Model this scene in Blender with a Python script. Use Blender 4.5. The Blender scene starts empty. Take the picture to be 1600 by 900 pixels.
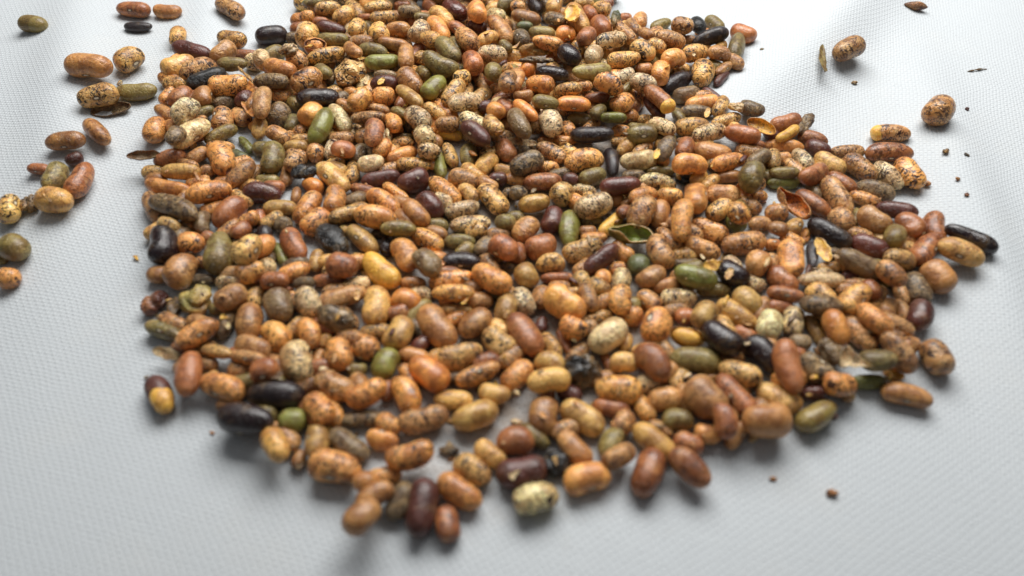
import bpy, math, random
import numpy as np
from mathutils import Vector, Matrix

random.seed(7)
rng = np.random.default_rng(7)
SC = bpy.context.scene
COL = SC.collection
SC.unit_settings.system = 'METRIC'
SC.unit_settings.scale_length = 0.01          # one unit is one centimetre

# ------------------------------------------------------------------ camera
TH = math.radians(51.0)                       # how far the camera looks down
CH = 16.2                                     # camera height over the cloth, cm
FPX = 1280.0                                  # focal length in pixels of the 1600 px wide photograph
cam_d = bpy.data.cameras.new('camera')
cam = bpy.data.objects.new('camera', cam_d)
COL.objects.link(cam)
cam.location = (0, 0, CH)
cam.rotation_euler = (math.pi/2 - TH, 0, 0)
cam_d.sensor_width = 36
cam_d.lens = 36*FPX/1600
cam_d.clip_start = 0.5
cam_d.clip_end = 500
cam_d.dof.use_dof = True
cam_d.dof.focus_distance = 25.6
FSTOP = 0.088
cam_d.dof.aperture_fstop = FSTOP
SC.camera = cam

# ------------------------------------------------------------------ light
w = bpy.data.worlds.new('World')
SC.world = w
w.use_nodes = True
nt = w.node_tree
bg = nt.nodes['Background']
bg.inputs['Color'].default_value = (0.97, 0.98, 1.0, 1)
bg.inputs['Strength'].default_value = 0.10


def area(name, loc, target, sx, sy, energy, col):
    d = bpy.data.lights.new(name, 'AREA')
    d.shape = 'RECTANGLE'
    d.size, d.size_y, d.energy, d.color = sx, sy, energy, col
    o = bpy.data.objects.new(name, d)
    COL.objects.link(o)
    o.location = loc
    o.rotation_euler = (Vector(target)-Vector(loc)).to_track_quat('-Z', 'Y').to_euler()
    return o


area('window_light', (4, 40, 34), (0, 19, 0), 44, 26, 33500, (1.0, 0.985, 0.96))
area('sky_light', (-16, 12, 60), (0, 12, 0), 44, 44, 1300, (0.95, 0.98, 1.0))
vs = SC.view_settings
vs.view_transform = 'Standard'
vs.look = 'None'
vs.gamma = 1
vs.exposure = 0
try:
    vs.use_curve_mapping = False
except Exception:
    pass
SC.cycles.max_bounces = 6
SC.cycles.use_denoising = True

# ------------------------------------------------------------------ node helpers


class NT:
    def __init__(self, name):
        self.m = bpy.data.materials.new(name)
        self.m.use_nodes = True
        self.t = self.m.node_tree
        self.b = self.t.nodes['Principled BSDF']

    def n(self, kind, **kw):
        x = self.t.nodes.new(kind)
        for k, v in kw.items():
            setattr(x, k, v)
        return x

    def l(self, a, b):
        self.t.links.new(a, b)

    def val(self, sock, v):
        if isinstance(v, bpy.types.NodeSocket):
            self.l(v, sock)
        elif v is not None:
            sock.default_value = v

    def math(self, op, a, b=None, c=None, clamp=False):
        x = self.n('ShaderNodeMath', operation=op, use_clamp=clamp)
        for s, v in zip(x.inputs, (a, b, c)):
            self.val(s, v)
        return x.outputs[0]

    def vmath(self, op, a, b=None):
        x = self.n('ShaderNodeVectorMath', operation=op)
        self.val(x.inputs[0], a)
        self.val(x.inputs[1], b)
        return x.outputs[1] if op in ('LENGTH', 'DISTANCE') else x.outputs[0]

    def noise(self, vec, scale, detail=3, rough=0.55, dist=0.0, color=False):
        x = self.n('ShaderNodeTexNoise')
        self.l(vec, x.inputs['Vector'])
        x.inputs['Scale'].default_value = scale
        x.inputs['Detail'].default_value = detail
        x.inputs['Roughness'].default_value = rough
        x.inputs['Distortion'].default_value = dist
        return x.outputs['Color' if color else 'Fac']

    def ramp(self, v, lo, hi, a=0.0, b=1.0):
        x = self.n('ShaderNodeMapRange', interpolation_type='SMOOTHSTEP')
        self.val(x.inputs[0], v)
        for i, q in zip((1, 2, 3, 4), (lo, hi, a, b)):
            self.val(x.inputs[i], q)
        return x.outputs[0]

    def mix(self, f, a, b, mode='MIX'):
        x = self.n('ShaderNodeMix', data_type='RGBA', blend_type=mode)
        self.val(x.inputs[0], f)
        self.val(x.inputs[6], a)
        self.val(x.inputs[7], b)
        return x.outputs[2]


def bean_material():
    k = NT('seed_coat')
    at = k.n('ShaderNodeAttribute', attribute_name='rest')
    c1 = k.n('ShaderNodeAttribute', attribute_name='c1')
    c2 = k.n('ShaderNodeAttribute', attribute_name='c2')
    pr = k.n('ShaderNodeAttribute', attribute_name='prm')     # hilum distance, wrinkle, unused
    v = at.outputs['Vector']
    mot = c1.outputs['Alpha']
    gloss = c2.outputs['Alpha']
    spr = k.n('ShaderNodeSeparateXYZ')
    k.l(pr.outputs['Vector'], spr.inputs[0])
    hil, wr, hue = spr.outputs
    # veins: thin warped cracks, only in patches
    big = k.noise(v, 0.75, 2)
    warp = k.vmath('ADD', v, k.vmath('SCALE', k.noise(v, 2.2, 3, color=True), None))
    warp.node.inputs[1].links[0].from_node.inputs['Scale'].default_value = 0.55
    n1 = k.noise(warp, 1.25, 1.5, 0.45, 0.8)
    ridge = k.math('ABSOLUTE', k.math('SUBTRACT', n1, 0.5))
    veins = k.ramp(ridge, 0.016, 0.034, 1.0, 0.0)
    pm = k.ramp(k.noise(v, 0.9, 2), 0.36, 0.47)
    veins = k.math('MULTIPLY', veins, pm)
    vn2 = k.noise(warp, 2.1, 1.2, 0.4, 1.0)
    v2 = k.ramp(k.math('ABSOLUTE', k.math('SUBTRACT', vn2, 0.48)), 0.012, 0.042, 1.0, 0.0)
    v2 = k.math('MULTIPLY', v2, k.ramp(k.noise(v, 1.1, 1), 0.46, 0.54))
    blot = k.ramp(k.noise(warp, 1.7, 1.5, 0.45), 0.62, 0.65)
    blot = k.math('MULTIPLY', blot, k.ramp(big, 0.42, 0.6))
    marks = k.math('MAXIMUM', k.math('MAXIMUM', veins, v2), blot)
    marks = k.math('MULTIPLY', marks, mot, clamp=True)
    # slow drift of the ground colour, dust, darker flanks of dried skin
    drift = k.ramp(k.noise(v, 0.66, 3, 0.55, 0.5), 0.47, 0.58)
    ground = k.mix(k.math('MULTIPLY', drift, 0.75), c1.outputs['Color'],
                   k.mix(1.0, c1.outputs['Color'], (0.60, 0.45, 0.34, 1), 'MULTIPLY'))
    pale = k.ramp(k.noise(v, 0.8, 3, 0.6, 0.4), 0.52, 0.68)
    ground = k.mix(k.math('MULTIPLY', pale, k.math('MULTIPLY', mot, 0.45)), ground, (0.74, 0.47, 0.21, 1))
    fine = k.noise(v, 9.0, 4, 0.7)
    ground = k.mix(k.ramp(fine, 0.3, 0.75, 0.0, 0.25), ground, k.mix(1.0, ground, (0.66, 0.55, 0.45, 1), 'MULTIPLY'))
    col = k.mix(k.math('MULTIPLY', marks, 0.97), ground, c2.outputs['Color'])
    dust = k.math('MULTIPLY', k.ramp(k.noise(v, 5.5, 5, 0.75), 0.57, 0.72), k.ramp(k.noise(v, 1.3, 2), 0.45, 0.7))
    col = k.mix(k.math('MULTIPLY', dust, 0.15), col, (0.62, 0.52, 0.42, 1))
    ring = k.ramp(hil, 0.22, 0.34, 1.0, 0.0)
    core = k.ramp(hil, 0.13, 0.18, 1.0, 0.0)
    col = k.mix(k.math('MULTIPLY', ring, 0.75), col, (0.07, 0.035, 0.02, 1))
    col = k.mix(k.math('MULTIPLY', core, 0.9), col, (0.72, 0.62, 0.48, 1))
    hs = k.n('ShaderNodeHueSaturation')
    hs.inputs['Saturation'].default_value = 0.93
    hs.inputs['Value'].default_value = 1.24
    hs.inputs['Hue'].default_value = 0.512
    gm = k.n('ShaderNodeGamma')
    gm.inputs['Gamma'].default_value = 1.22
    k.l(col, gm.inputs['Color'])
    k.l(gm.outputs[0], hs.inputs['Color'])
    k.l(hs.outputs[0], k.b.inputs['Base Color'])
    k.b.inputs['Subsurface Weight'].default_value = 0.14
    k.b.inputs['Subsurface Radius'].default_value = (0.10, 0.045, 0.02)
    k.b.inputs['Subsurface Scale'].default_value = 1.0
    rough = k.math('SUBTRACT', 0.56, k.math('MULTIPLY', gloss, 0.38))
    rough = k.math('ADD', rough, k.ramp(fine, 0.3, 0.7, -0.05, 0.12))
    rough = k.math('ADD', rough, k.math('MULTIPLY', dust, 0.2))
    k.l(rough, k.b.inputs['Roughness'])
    k.b.inputs['Specular IOR Level'].default_value = 0.5
    k.b.inputs['Coat Weight'].default_value = 0.4
    k.b.inputs['Coat Roughness'].default_value = 0.27
    bmp = k.n('ShaderNodeBump')
    bmp.inputs['Distance'].default_value = 0.09
    wn = k.noise(v, 2.6, 4, 0.6, 0.4)
    cr = k.ramp(k.math('ABSOLUTE', k.math('SUBTRACT', k.noise(v, 1.9, 3, 0.5, 0.7), 0.5)), 0.0, 0.09)
    h = k.math('ADD', k.math('MULTIPLY', wn, 0.8), k.math('MULTIPLY', cr, 0.45))
    h = k.math('MULTIPLY', h, wr)
    h = k.math('ADD', h, k.math('MULTIPLY', fine, 0.045))
    h = k.math('SUBTRACT', h, k.math('MULTIPLY', marks, 0.03))
    k.l(h, bmp.inputs['Height'])
    bmp.inputs['Strength'].default_value = 0.8
    k.l(bmp.outputs[0], k.b.inputs['Normal'])
    return k.m


def cloth_material():
    k = NT('woven_cloth')
    tc = k.n('ShaderNodeTexCoord')
    mp = k.n('ShaderNodeMapping')
    mp.inputs['Rotation'].default_value = (0, 0, math.radians(14))
    k.l(tc.outputs['Object'], mp.inputs['Vector'])
    p = mp.outputs[0]
    wob = k.vmath('SCALE', k.noise(p, 0.55, 2, color=True))
    wob.node.inputs['Scale'].default_value = 0.22
    p2 = k.vmath('ADD', p, wob)
    wob2 = k.vmath('SCALE', k.noise(p, 6.0, 2, color=True))
    wob2.node.inputs['Scale'].default_value = 0.035
    p2 = k.vmath('ADD', p2, wob2)
    sp = k.n('ShaderNodeSeparateXYZ')
    k.l(p2, sp.inputs[0])
    x, y = sp.outputs[0], sp.outputs[1]
    F = math.pi/0.098
    sx = k.math('SINE', k.math('MULTIPLY', x, F))
    sy = k.math('SINE', k.math('MULTIPLY', y, F))
    prod = k.math('MULTIPLY', sx, sy)
    rx = k.math('ABSOLUTE', sx)
    ry = k.math('ABSOLUTE', sy)
    over = k.ramp(prod, -0.35, 0.35)
    # over=1: warp on top, otherwise weft on top
    hw = k.math('MULTIPLY', k.math('MULTIPLY', rx, ry), k.math('ADD', 0.5, k.math('MULTIPLY', over, 0.5)))
    lump = k.noise(p, 14.0, 3, 0.7)
    h = k.math('MULTIPLY', hw, k.math('ADD', 0.1, k.math('MULTIPLY', lump, 1.6)))
    slub = k.n('ShaderNodeMapping')
    slub.inputs['Scale'].default_value = (0.6, 9.0, 1)
    k.l(p, slub.inputs['Vector'])
    sl = k.noise(slub.outputs[0], 1.0, 3, 0.6)
    h = k.math('ADD', h, k.math('MULTIPLY', sl, 0.35))
    bmp = k.n('ShaderNodeBump')
    bmp.inputs['Distance'].default_value = 0.019
    bmp.inputs['Strength'].default_value = 0.9
    k.l(h, bmp.inputs['Height'])
    k.l(bmp.outputs[0], k.b.inputs['Normal'])
    # gaps between the threads show what lies under the thin cloth
    pit = k.ramp(hw, 0.0, 0.30, 1.0, 0.0)
    c = k.mix(k.math('MULTIPLY', pit, 0.38), (0.60, 0.638, 0.662, 1), (0.37, 0.39, 0.41, 1))
    st = k.ramp(k.noise(p, 0.35, 4, 0.6), 0.5, 0.75)
    c = k.mix(k.math('MULTIPLY', st, 0.16), c, (0.66, 0.65, 0.61, 1))
    sp2 = k.ramp(k.noise(p, 11.0, 2, 0.5), 0.72, 0.76)
    c = k.mix(k.math('MULTIPLY', sp2, 0.18), c, (0.45, 0.36, 0.26, 1))
    # dust rubbed off the beans into the cloth, with gap shade painted in
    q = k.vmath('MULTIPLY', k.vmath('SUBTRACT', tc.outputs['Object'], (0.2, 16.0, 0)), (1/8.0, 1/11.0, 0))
    dirt_shade = k.ramp(k.math('ADD', k.vmath('LENGTH', q), k.math('MULTIPLY', k.noise(p, 0.9, 4, 0.6), 0.5)), 0.78, 1.12, 1.0, 0.0)
    dirt_shade = k.math('MULTIPLY', dirt_shade, k.ramp(k.noise(p, 1.7, 4, 0.65), 0.3, 0.6, 0.35, 0.8))
    c = k.mix(dirt_shade, c, (0.30, 0.22, 0.15, 1))
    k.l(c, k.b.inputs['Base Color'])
    k.b.inputs['Roughness'].default_value = 0.62
    k.b.inputs['Specular IOR Level'].default_value = 0.3
    k.b.inputs['Sheen Weight'].default_value = 0.15
    return k.m


MB, MC = bean_material(), cloth_material()

# ------------------------------------------------------------------ colours
def lin(r, g, b):
    f = lambda c: ((c/255+0.055)/1.055)**2.4 if c > 10 else c/255/12.92
    return (f(r), f(g), f(b))


# type: ground colour, marking colour, mottling, gloss, wrinkle, colour word
PAL = {
    't': (lin(224, 172, 100), lin(50, 30, 22), 1.0, 0.55, 0.5, 'tan'),
    'o': (lin(234, 158, 78), lin(72, 34, 20), 0.85, 0.68, 0.35, 'orange-tan'),
    'O': (lin(232, 146, 56), lin(110, 45, 15), 0.35, 0.75, 0.15, 'bright orange'),
    'p': (lin(238, 204, 160), lin(58, 36, 28), 1.1, 0.5, 0.8, 'cream'),
    'b': (lin(190, 132, 76), lin(78, 44, 32), 0.5, 0.62, 0.3, 'brown'),
    'n': (lin(156, 128, 94), lin(44, 34, 30), 0.85, 0.38, 1.0, 'grey-brown'),
    'v': (lin(152, 130, 72), lin(58, 50, 26), 0.5, 0.5, 0.45, 'olive'),
    'g': (lin(146, 142, 70), lin(88, 94, 34), 0.25, 0.6, 0.3, 'green'),
    'G': (lin(112, 116, 74), lin(66, 70, 46), 0.35, 0.5, 0.3, 'grey-green'),
    'r': (lin(178, 106, 58), lin(64, 26, 20), 0.6, 0.72, 0.3, 'red-brown'),
    'm': (lin(108, 50, 44), lin(46, 20, 22), 0.35, 0.75, 0.3, 'maroon'),
    'd': (lin(50, 32, 38), lin(24, 14, 18), 0.3, 0.85, 0.3, 'dark purple'),
    'k': (lin(40, 42, 44), lin(16, 16, 17), 0.5, 0.65, 1.0, 'charcoal'),
    'y': (lin(214, 166, 92), lin(112, 74, 30), 0.45, 0.55, 0.4, 'yellow'),
    'Y': (lin(236, 178, 56), lin(180, 120, 40), 0.2, 0.5, 0.3, 'yellow'),
    'c': (lin(208, 150, 92), lin(58, 30, 24), 1.0, 0.58, 0.6, 'cocoa'),
}

# ------------------------------------------------------------------ what the photograph shows
# per tile (origin in photo pixels, scale 4): x, y, length, width, angle, kind of bean
TILES = {
(0, 0): """208,150,165,105,-5,v;835,58,198,105,-3,r;1047,70,170,85,-3,b;1437,52,185,105,-28,c;862,168,165,62,0,d;1108,228,125,100,80,t;
1450,245,180,105,-8,t;1195,318,235,105,-15,m;1392,330,180,120,35,c;555,412,270,145,-3,b;805,370,190,150,30,t;1118,415,215,140,20,t;
1240,440,240,130,20,c;1530,338,160,60,0,r;1452,400,185,85,0,v;1590,385,130,110,0,p;1290,490,250,110,20,k;1425,530,245,135,0,o;
612,600,240,135,10,t;853,572,240,105,3,v;1128,605,170,130,40,r;1270,605,150,130,80,b;1155,695,190,140,40,p;1400,645,140,100,20,n;
1530,620,130,110,60,m;1590,640,150,90,70,b;1260,710,170,75,25,v;1390,750,170,130,80,c;1505,730,140,110,-50,c;1190,830,270,140,30,p;
1095,850,140,110,60,n;1380,840,220,85,25,v;606,825,190,120,-45,b;410,880,230,115,5,b;970,812,180,135,70,o;1590,790,80,60,0,o""",
(400, 0): """355,15,130,70,0,v;450,52,165,100,5,t;545,95,150,110,30,t;320,105,100,75,0,o;405,135,100,55,0,r;470,175,180,85,-8,m;
95,222,200,110,8,d;630,172,130,110,75,t;765,45,180,85,5,t;800,105,180,75,8,t;915,35,110,60,0,r;960,70,150,80,0,n;885,185,170,95,-5,b;
770,205,140,120,-60,t;680,105,90,45,0,r;1040,110,110,75,0,v;1090,45,110,80,-40,r;1245,65,175,130,-45,m;1385,70,160,115,-80,o;
1165,110,170,100,-40,t;1500,95,130,85,-30,p;1560,30,110,80,20,v;1530,185,190,110,-45,c;1385,165,120,70,-15,m;1270,185,140,90,-30,r;
1140,180,170,100,-50,o;1020,195,150,125,50,p;1320,245,175,120,-50,c;1245,285,155,60,-65,v;1450,240,145,85,25,t;1090,245,140,100,-30,t;
1200,310,190,110,-45,v;1475,340,190,105,-5,p;1560,290,95,70,-45,v;315,215,165,140,80,t;480,245,195,80,-5,v;370,290,140,110,0,o;
660,260,160,85,0,c;860,275,190,85,-10,b;605,310,150,80,-50,b;730,315,190,85,-10,v;940,350,145,95,85,c;440,345,240,95,15,t;
260,375,140,110,-30,c;150,430,205,110,-20,o;40,375,130,110,-70,p;790,385,220,95,8,g;1055,370,130,90,-20,t;1150,400,235,120,-20,v;
1350,395,155,125,-70,r;1480,450,125,105,90,v;1555,430,110,80,20,t;1575,510,150,110,80,c;420,450,130,90,-40,v;315,500,205,145,25,c;
95,505,215,105,-3,n;385,610,265,125,5,d;810,470,150,60,0,n;800,520,175,100,0,m;965,510,190,130,-45,b;1045,455,110,80,-40,v;
1110,545,175,120,40,g;960,600,200,90,-40,y;1235,580,190,110,50,t;1285,485,120,100,0,t;645,625,170,125,40,o;795,600,150,115,0,o;
1305,640,215,120,15,p;40,640,190,110,80,c;160,605,120,75,0,o;245,650,110,90,-40,v;140,720,165,145,60,n;345,710,165,145,50,o;
405,785,230,125,60,g;525,740,185,100,-50,p;235,775,130,100,80,v;770,680,130,65,-10,c;895,705,110,70,-30,v;700,735,225,85,-5,c;
855,770,135,100,-70,o;975,660,110,55,-40,o;1010,740,185,130,-40,p;1120,700,165,80,-30,t;1195,775,150,100,0,c;1360,770,195,130,-20,p;
1480,780,150,100,-50,t;1435,670,100,85,0,m;1500,690,130,105,-45,o;1555,670,125,95,-60,r;1375,835,215,115,-40,m;20,800,140,90,80,y;
140,845,160,100,-20,c;280,875,150,85,0,t;735,830,175,115,80,r;625,830,110,85,80,p;800,870,120,100,80,p;905,860,165,70,0,v;
535,865,170,85,5,c;1055,850,145,125,-60,p;1540,860,150,100,-20,c;455,865,120,80,30,y;530,615,110,90,30,n;560,660,120,80,-20,b""",
(800, 0): """35,40,100,80,0,c;145,30,120,80,-70,d;265,35,120,105,70,t;85,110,190,100,-15,b;410,115,195,120,-55,t;450,20,130,65,0,y;
485,80,110,80,-50,r;270,120,150,85,-20,n;80,165,110,65,0,G;185,205,165,80,-5,v;335,212,125,105,0,O;560,55,120,90,-30,t;600,20,80,50,0,r;
710,110,80,60,0,r;555,165,145,110,-60,r;465,230,135,105,50,r;800,130,110,90,80,c;755,165,115,70,-60,c;705,210,185,100,-40,c;
620,255,195,100,10,p;840,210,110,65,-30,c;930,155,135,80,20,v;1065,160,145,115,0,c;1160,155,115,95,-70,k;1270,150,135,90,-40,v;
1190,200,100,55,0,o;1240,235,225,100,10,d;1445,210,170,110,-20,r;1405,290,180,105,75,v;990,245,200,100,-5,c;1110,250,80,60,0,b;
60,240,125,100,-50,n;225,270,205,90,-8,o;415,305,95,75,-60,t;360,345,165,130,-50,d;510,345,130,105,60,p;700,370,210,110,-3,t;
820,315,165,115,-30,t;900,285,130,85,-20,t;1010,370,165,120,20,o;1145,335,175,110,15,t;1295,335,150,100,0,c;1260,415,110,85,-20,v;
100,420,120,100,80,O;250,460,215,105,-8,d;500,445,255,100,12,v;825,430,110,75,0,b;930,455,145,115,80,o;695,475,145,85,15,p;
1190,460,170,135,80,t;1310,490,135,55,45,m;1020,520,215,105,30,d;175,525,185,115,-18,o;25,500,155,95,80,c;350,560,175,95,-5,t;
600,525,180,120,-20,o;445,540,120,65,0,c;820,520,175,110,-15,p;710,555,115,60,35,v;1090,590,170,105,15,n;1250,590,175,50,-35,m;
1190,645,215,95,8,o;885,670,185,75,-50,m;530,610,160,75,-5,r;690,640,165,120,40,o;780,620,130,100,-50,o;210,640,175,95,0,v;
385,650,220,100,0,O;85,690,190,90,-40,O;540,700,110,85,40,v;730,725,125,90,0,o;70,600,130,75,0,b;45,770,205,115,-60,n;
240,770,175,135,-60,p;430,750,170,85,-10,v;345,810,120,95,-70,o;500,840,275,110,-5,d;140,790,110,95,0,t;810,840,190,130,0,v;
940,790,175,100,-20,p;840,750,125,65,0,t;1125,790,215,110,5,t;1235,835,215,110,15,p;1150,700,215,85,0,n;1340,750,185,85,15,t;
1500,680,165,100,-15,n;1440,840,225,125,-15,r;960,870,135,75,0,v;680,820,120,85,0,o;210,880,105,55,0,o;330,880,150,65,0,o;
670,885,110,60,0,t;1090,880,125,55,0,c;640,560,120,80,0,c;850,590,100,70,0,t;1060,430,100,70,0,t;130,700,100,80,0,b;300,330,90,60,0,b""",
(1200, 0): """505,305,195,125,25,c;1068,685,195,165,55,c;110,770,195,115,15,r;20,840,110,85,-30,m;280,870,190,95,-15,r;1437,35,10,10,0,x""",
(0, 225): """465,95,110,80,20,m;242,155,130,75,-5,r;345,205,200,130,60,v;500,225,245,130,60,r;340,350,215,155,-5,t;55,405,185,145,85,t;
95,650,185,165,-30,v;55,835,140,125,0,o;5,720,80,70,0,v;1060,90,205,110,15,r;1130,175,235,100,0,y;1380,95,210,150,-70,o;
1235,70,150,100,30,c;1150,5,150,60,0,t;1490,80,120,90,-30,G;1300,170,100,80,0,c;1500,190,235,115,35,c;1255,225,110,65,0,c;
1050,275,275,110,-10,o;1300,300,285,135,15,o;1085,395,300,125,-20,n;1335,410,165,90,20,o;1435,430,250,150,45,r;1265,490,150,100,80,n;
1180,490,130,100,60,c;1060,510,155,100,-20,t;1015,630,245,170,85,d;1195,620,175,135,0,o;1300,590,100,85,0,r;1370,680,285,175,83,v;
1550,660,210,150,50,t;1560,470,130,90,20,o;1500,540,140,100,40,r;1130,790,245,175,60,b;985,815,135,110,0,b;1560,800,185,125,20,o;
1260,740,90,75,0,c;1270,850,145,75,0,n;1420,865,150,85,0,p;1490,890,100,60,0,r;1390,240,110,80,0,b;1590,560,90,70,0,d""",
(400, 225): """100,90,210,140,80,v;40,30,130,100,0,v;255,20,165,90,0,y;375,60,130,115,80,c;235,110,140,110,60,c;190,200,140,80,80,c;
545,35,155,110,0,r;640,60,140,100,60,n;500,125,125,75,0,t;720,120,175,105,15,p;600,175,145,85,85,t;480,210,250,135,-40,t;
780,215,245,100,10,m;790,25,135,90,40,o;910,75,205,115,20,o;1080,45,145,120,0,p;985,130,220,95,-3,t;985,230,205,140,20,m;
1215,70,160,95,-70,t;1330,75,150,108,85,v;1145,130,175,85,-78,g;1410,20,110,75,0,c;1440,130,170,110,45,y;1300,225,205,125,-15,c;
1560,40,160,120,-60,r;1510,220,120,105,0,m;1180,290,245,115,-38,o;1480,345,235,140,-50,t;1590,310,100,85,0,n;70,230,155,85,0,v;
40,310,240,135,-5,m;355,265,140,105,-30,O;490,350,190,130,75,o;320,395,235,135,55,o;150,400,205,105,0,y;670,290,175,80,-15,r;
800,365,225,120,-35,o;875,305,215,75,-35,o;620,350,165,95,20,n;745,455,265,145,-10,o;560,440,225,110,20,t;1000,430,195,115,-45,b;
1085,390,205,145,-50,m;375,490,205,145,40,o;20,465,110,85,90,r;1290,410,225,110,15,p;1340,500,255,115,5,p;890,530,225,100,0,v;
1560,490,140,115,0,v;235,630,235,140,-65,r;155,690,195,70,-65,g;30,640,200,140,30,o;50,570,130,105,90,d;170,510,120,105,0,n;
670,600,240,135,-45,y;1070,600,225,115,-28,o;930,690,235,150,-62,o;1130,510,150,90,0,v;1270,610,205,90,0,v;820,640,130,95,80,d;
1430,650,160,130,60,n;1550,650,195,150,-30,r;1280,735,245,130,0,d;1070,745,205,155,-50,n;540,760,205,175,-10,r;780,790,285,155,-42,Y;
380,730,150,90,80,t;240,800,210,130,20,o;55,780,150,120,40,p;120,855,180,125,0,r;640,710,80,65,0,y;460,855,215,90,0,r;
300,870,140,75,0,n;630,880,175,110,15,p;1220,860,285,145,10,o;980,870,170,85,0,b;1470,840,270,160,-30,o;1560,770,115,65,0,n;
250,320,110,60,80,b;560,540,90,70,0,t;760,560,80,60,0,n""",
(800, 225): """80,40,155,75,0,n;250,50,210,105,-28,c;340,20,155,65,0,o;450,105,245,145,8,o;95,120,215,130,20,n;220,150,150,85,0,o;
620,115,185,88,-80,d;790,100,235,120,5,p;930,90,125,95,-50,o;960,30,160,100,60,n;1080,30,150,115,70,r;1255,50,235,130,-10,b;
1110,130,225,128,3,o;1350,115,215,105,15,o;1500,5,155,65,0,r;1540,95,165,95,30,n;1350,205,165,90,5,b;1505,200,195,145,65,v;
190,235,245,120,3,r;365,225,110,90,0,m;500,210,175,115,20,v;760,200,155,90,0,n;680,260,255,115,5,m;910,240,235,100,-5,p;
930,170,180,65,0,v;1165,215,130,105,60,y;1150,340,215,140,85,o;1320,320,205,135,-5,c;1540,330,115,80,0,o;1490,385,155,100,-30,c;
1420,430,155,125,-50,o;40,310,120,95,0,n;140,370,205,125,10,y;315,315,155,145,50,t;450,290,155,75,-10,p;510,385,245,145,15,p;
650,340,110,90,-60,b;820,320,190,95,20,o;985,330,175,115,-10,o;250,470,175,125,75,m;360,530,238,128,85,g;810,430,220,150,60,c;
925,440,175,120,80,b;1065,475,238,128,86,o;1230,540,255,135,-22,o;1400,495,130,110,-45,g;1550,500,145,90,0,c;490,480,155,65,0,v;
470,550,115,85,0,b;80,540,180,145,50,c;185,640,205,155,20,r;445,660,265,140,22,t;30,680,145,125,80,r;20,460,130,85,0,v;
240,750,185,125,0,t;555,720,255,115,33,m;690,670,165,105,-40,o;795,760,150,135,80,G;925,670,235,145,-65,c;980,600,205,115,-45,c;
1185,655,245,125,-22,o;1450,620,275,145,10,c;1090,750,180,85,0,n;1150,830,275,135,-12,g;1380,810,215,145,-30,d;1540,750,165,145,60,c;
660,780,115,100,0,o;570,840,125,110,80,o;440,860,140,115,-60,t;680,850,160,120,75,p;870,830,200,145,30,b;90,820,165,140,-60,y;
280,840,205,90,0,r;300,890,150,70,0,o;1310,880,125,55,0,n;1130,290,110,90,0,b;730,360,110,60,30,b""",
(1200, 225): """100,10,245,80,-5,o;310,30,165,100,-20,m;495,50,205,92,0,c;755,55,280,122,0,r;885,180,230,145,-52,o;750,195,225,120,-42,p;
575,155,240,125,-35,c;385,125,210,120,-33,y;220,105,180,115,-48,p;90,90,110,80,0,c;30,95,135,90,85,t;100,180,185,75,-5,v;
285,190,200,120,25,r;95,245,195,78,0,g;460,240,205,105,-30,r;670,290,245,115,-15,n;430,330,290,140,-55,c;605,345,205,95,-20,o;
280,370,250,120,-35,r;290,300,135,85,-60,n;50,430,145,120,0,c;805,415,245,105,-15,m;890,510,200,170,-40,r;1045,525,215,132,-80,r;
665,475,220,140,-32,b;460,475,170,135,-50,c;550,460,120,65,80,v;385,560,305,130,-30,d;160,520,135,110,50,t;60,530,135,100,-20,b;
790,580,160,130,80,v;595,550,135,60,0,y;640,640,235,135,-22,m;1270,590,325,112,-24,d;1205,675,285,140,-22,t;980,660,220,145,60,r;
820,725,195,120,-10,t;30,630,100,85,0,o;145,715,250,150,-82,o;20,740,120,90,80,c;575,745,300,130,-22,n;770,810,210,150,-45,c;
410,690,110,80,0,n;380,775,135,85,0,t;1065,830,225,175,-50,b;90,850,210,140,-42,r;335,850,275,110,0,p;530,830,145,85,0,m;
570,880,200,85,0,c""",
(200, 450): """640,60,210,155,30,c;795,60,145,105,70,t;945,115,215,168,-72,n;1125,90,200,155,-60,p;940,10,205,60,0,r;1340,60,310,125,18,c;
1550,110,255,165,85,y;1300,190,240,160,-20,n;230,270,240,125,-20,v;430,285,290,140,32,o;760,215,240,158,85,b;610,230,195,110,60,n;
925,300,215,155,-50,o;1130,280,205,130,-68,o;1490,380,180,155,-20,o;1315,410,222,168,-85,o;1065,460,262,185,-78,p;1190,440,120,80,80,c;
380,535,285,152,82,r;590,620,285,155,-20,o;560,400,205,90,-15,t;760,440,240,105,-15,c;700,520,155,110,0,c;855,515,185,150,10,r;
500,480,130,90,0,c;925,670,360,178,-3,d;735,820,360,180,-12,d;1030,830,175,150,0,g;1195,755,235,155,-52,o;1430,510,130,100,0,v;
1290,610,265,165,-32,c;1490,660,270,150,18,o;1460,820,265,110,5,n;880,880,180,90,0,o;1200,880,155,85,0,y;480,380,150,80,20,t;
1230,330,110,80,40,t;560,130,110,80,0,v;520,560,110,80,30,t""",
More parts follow.
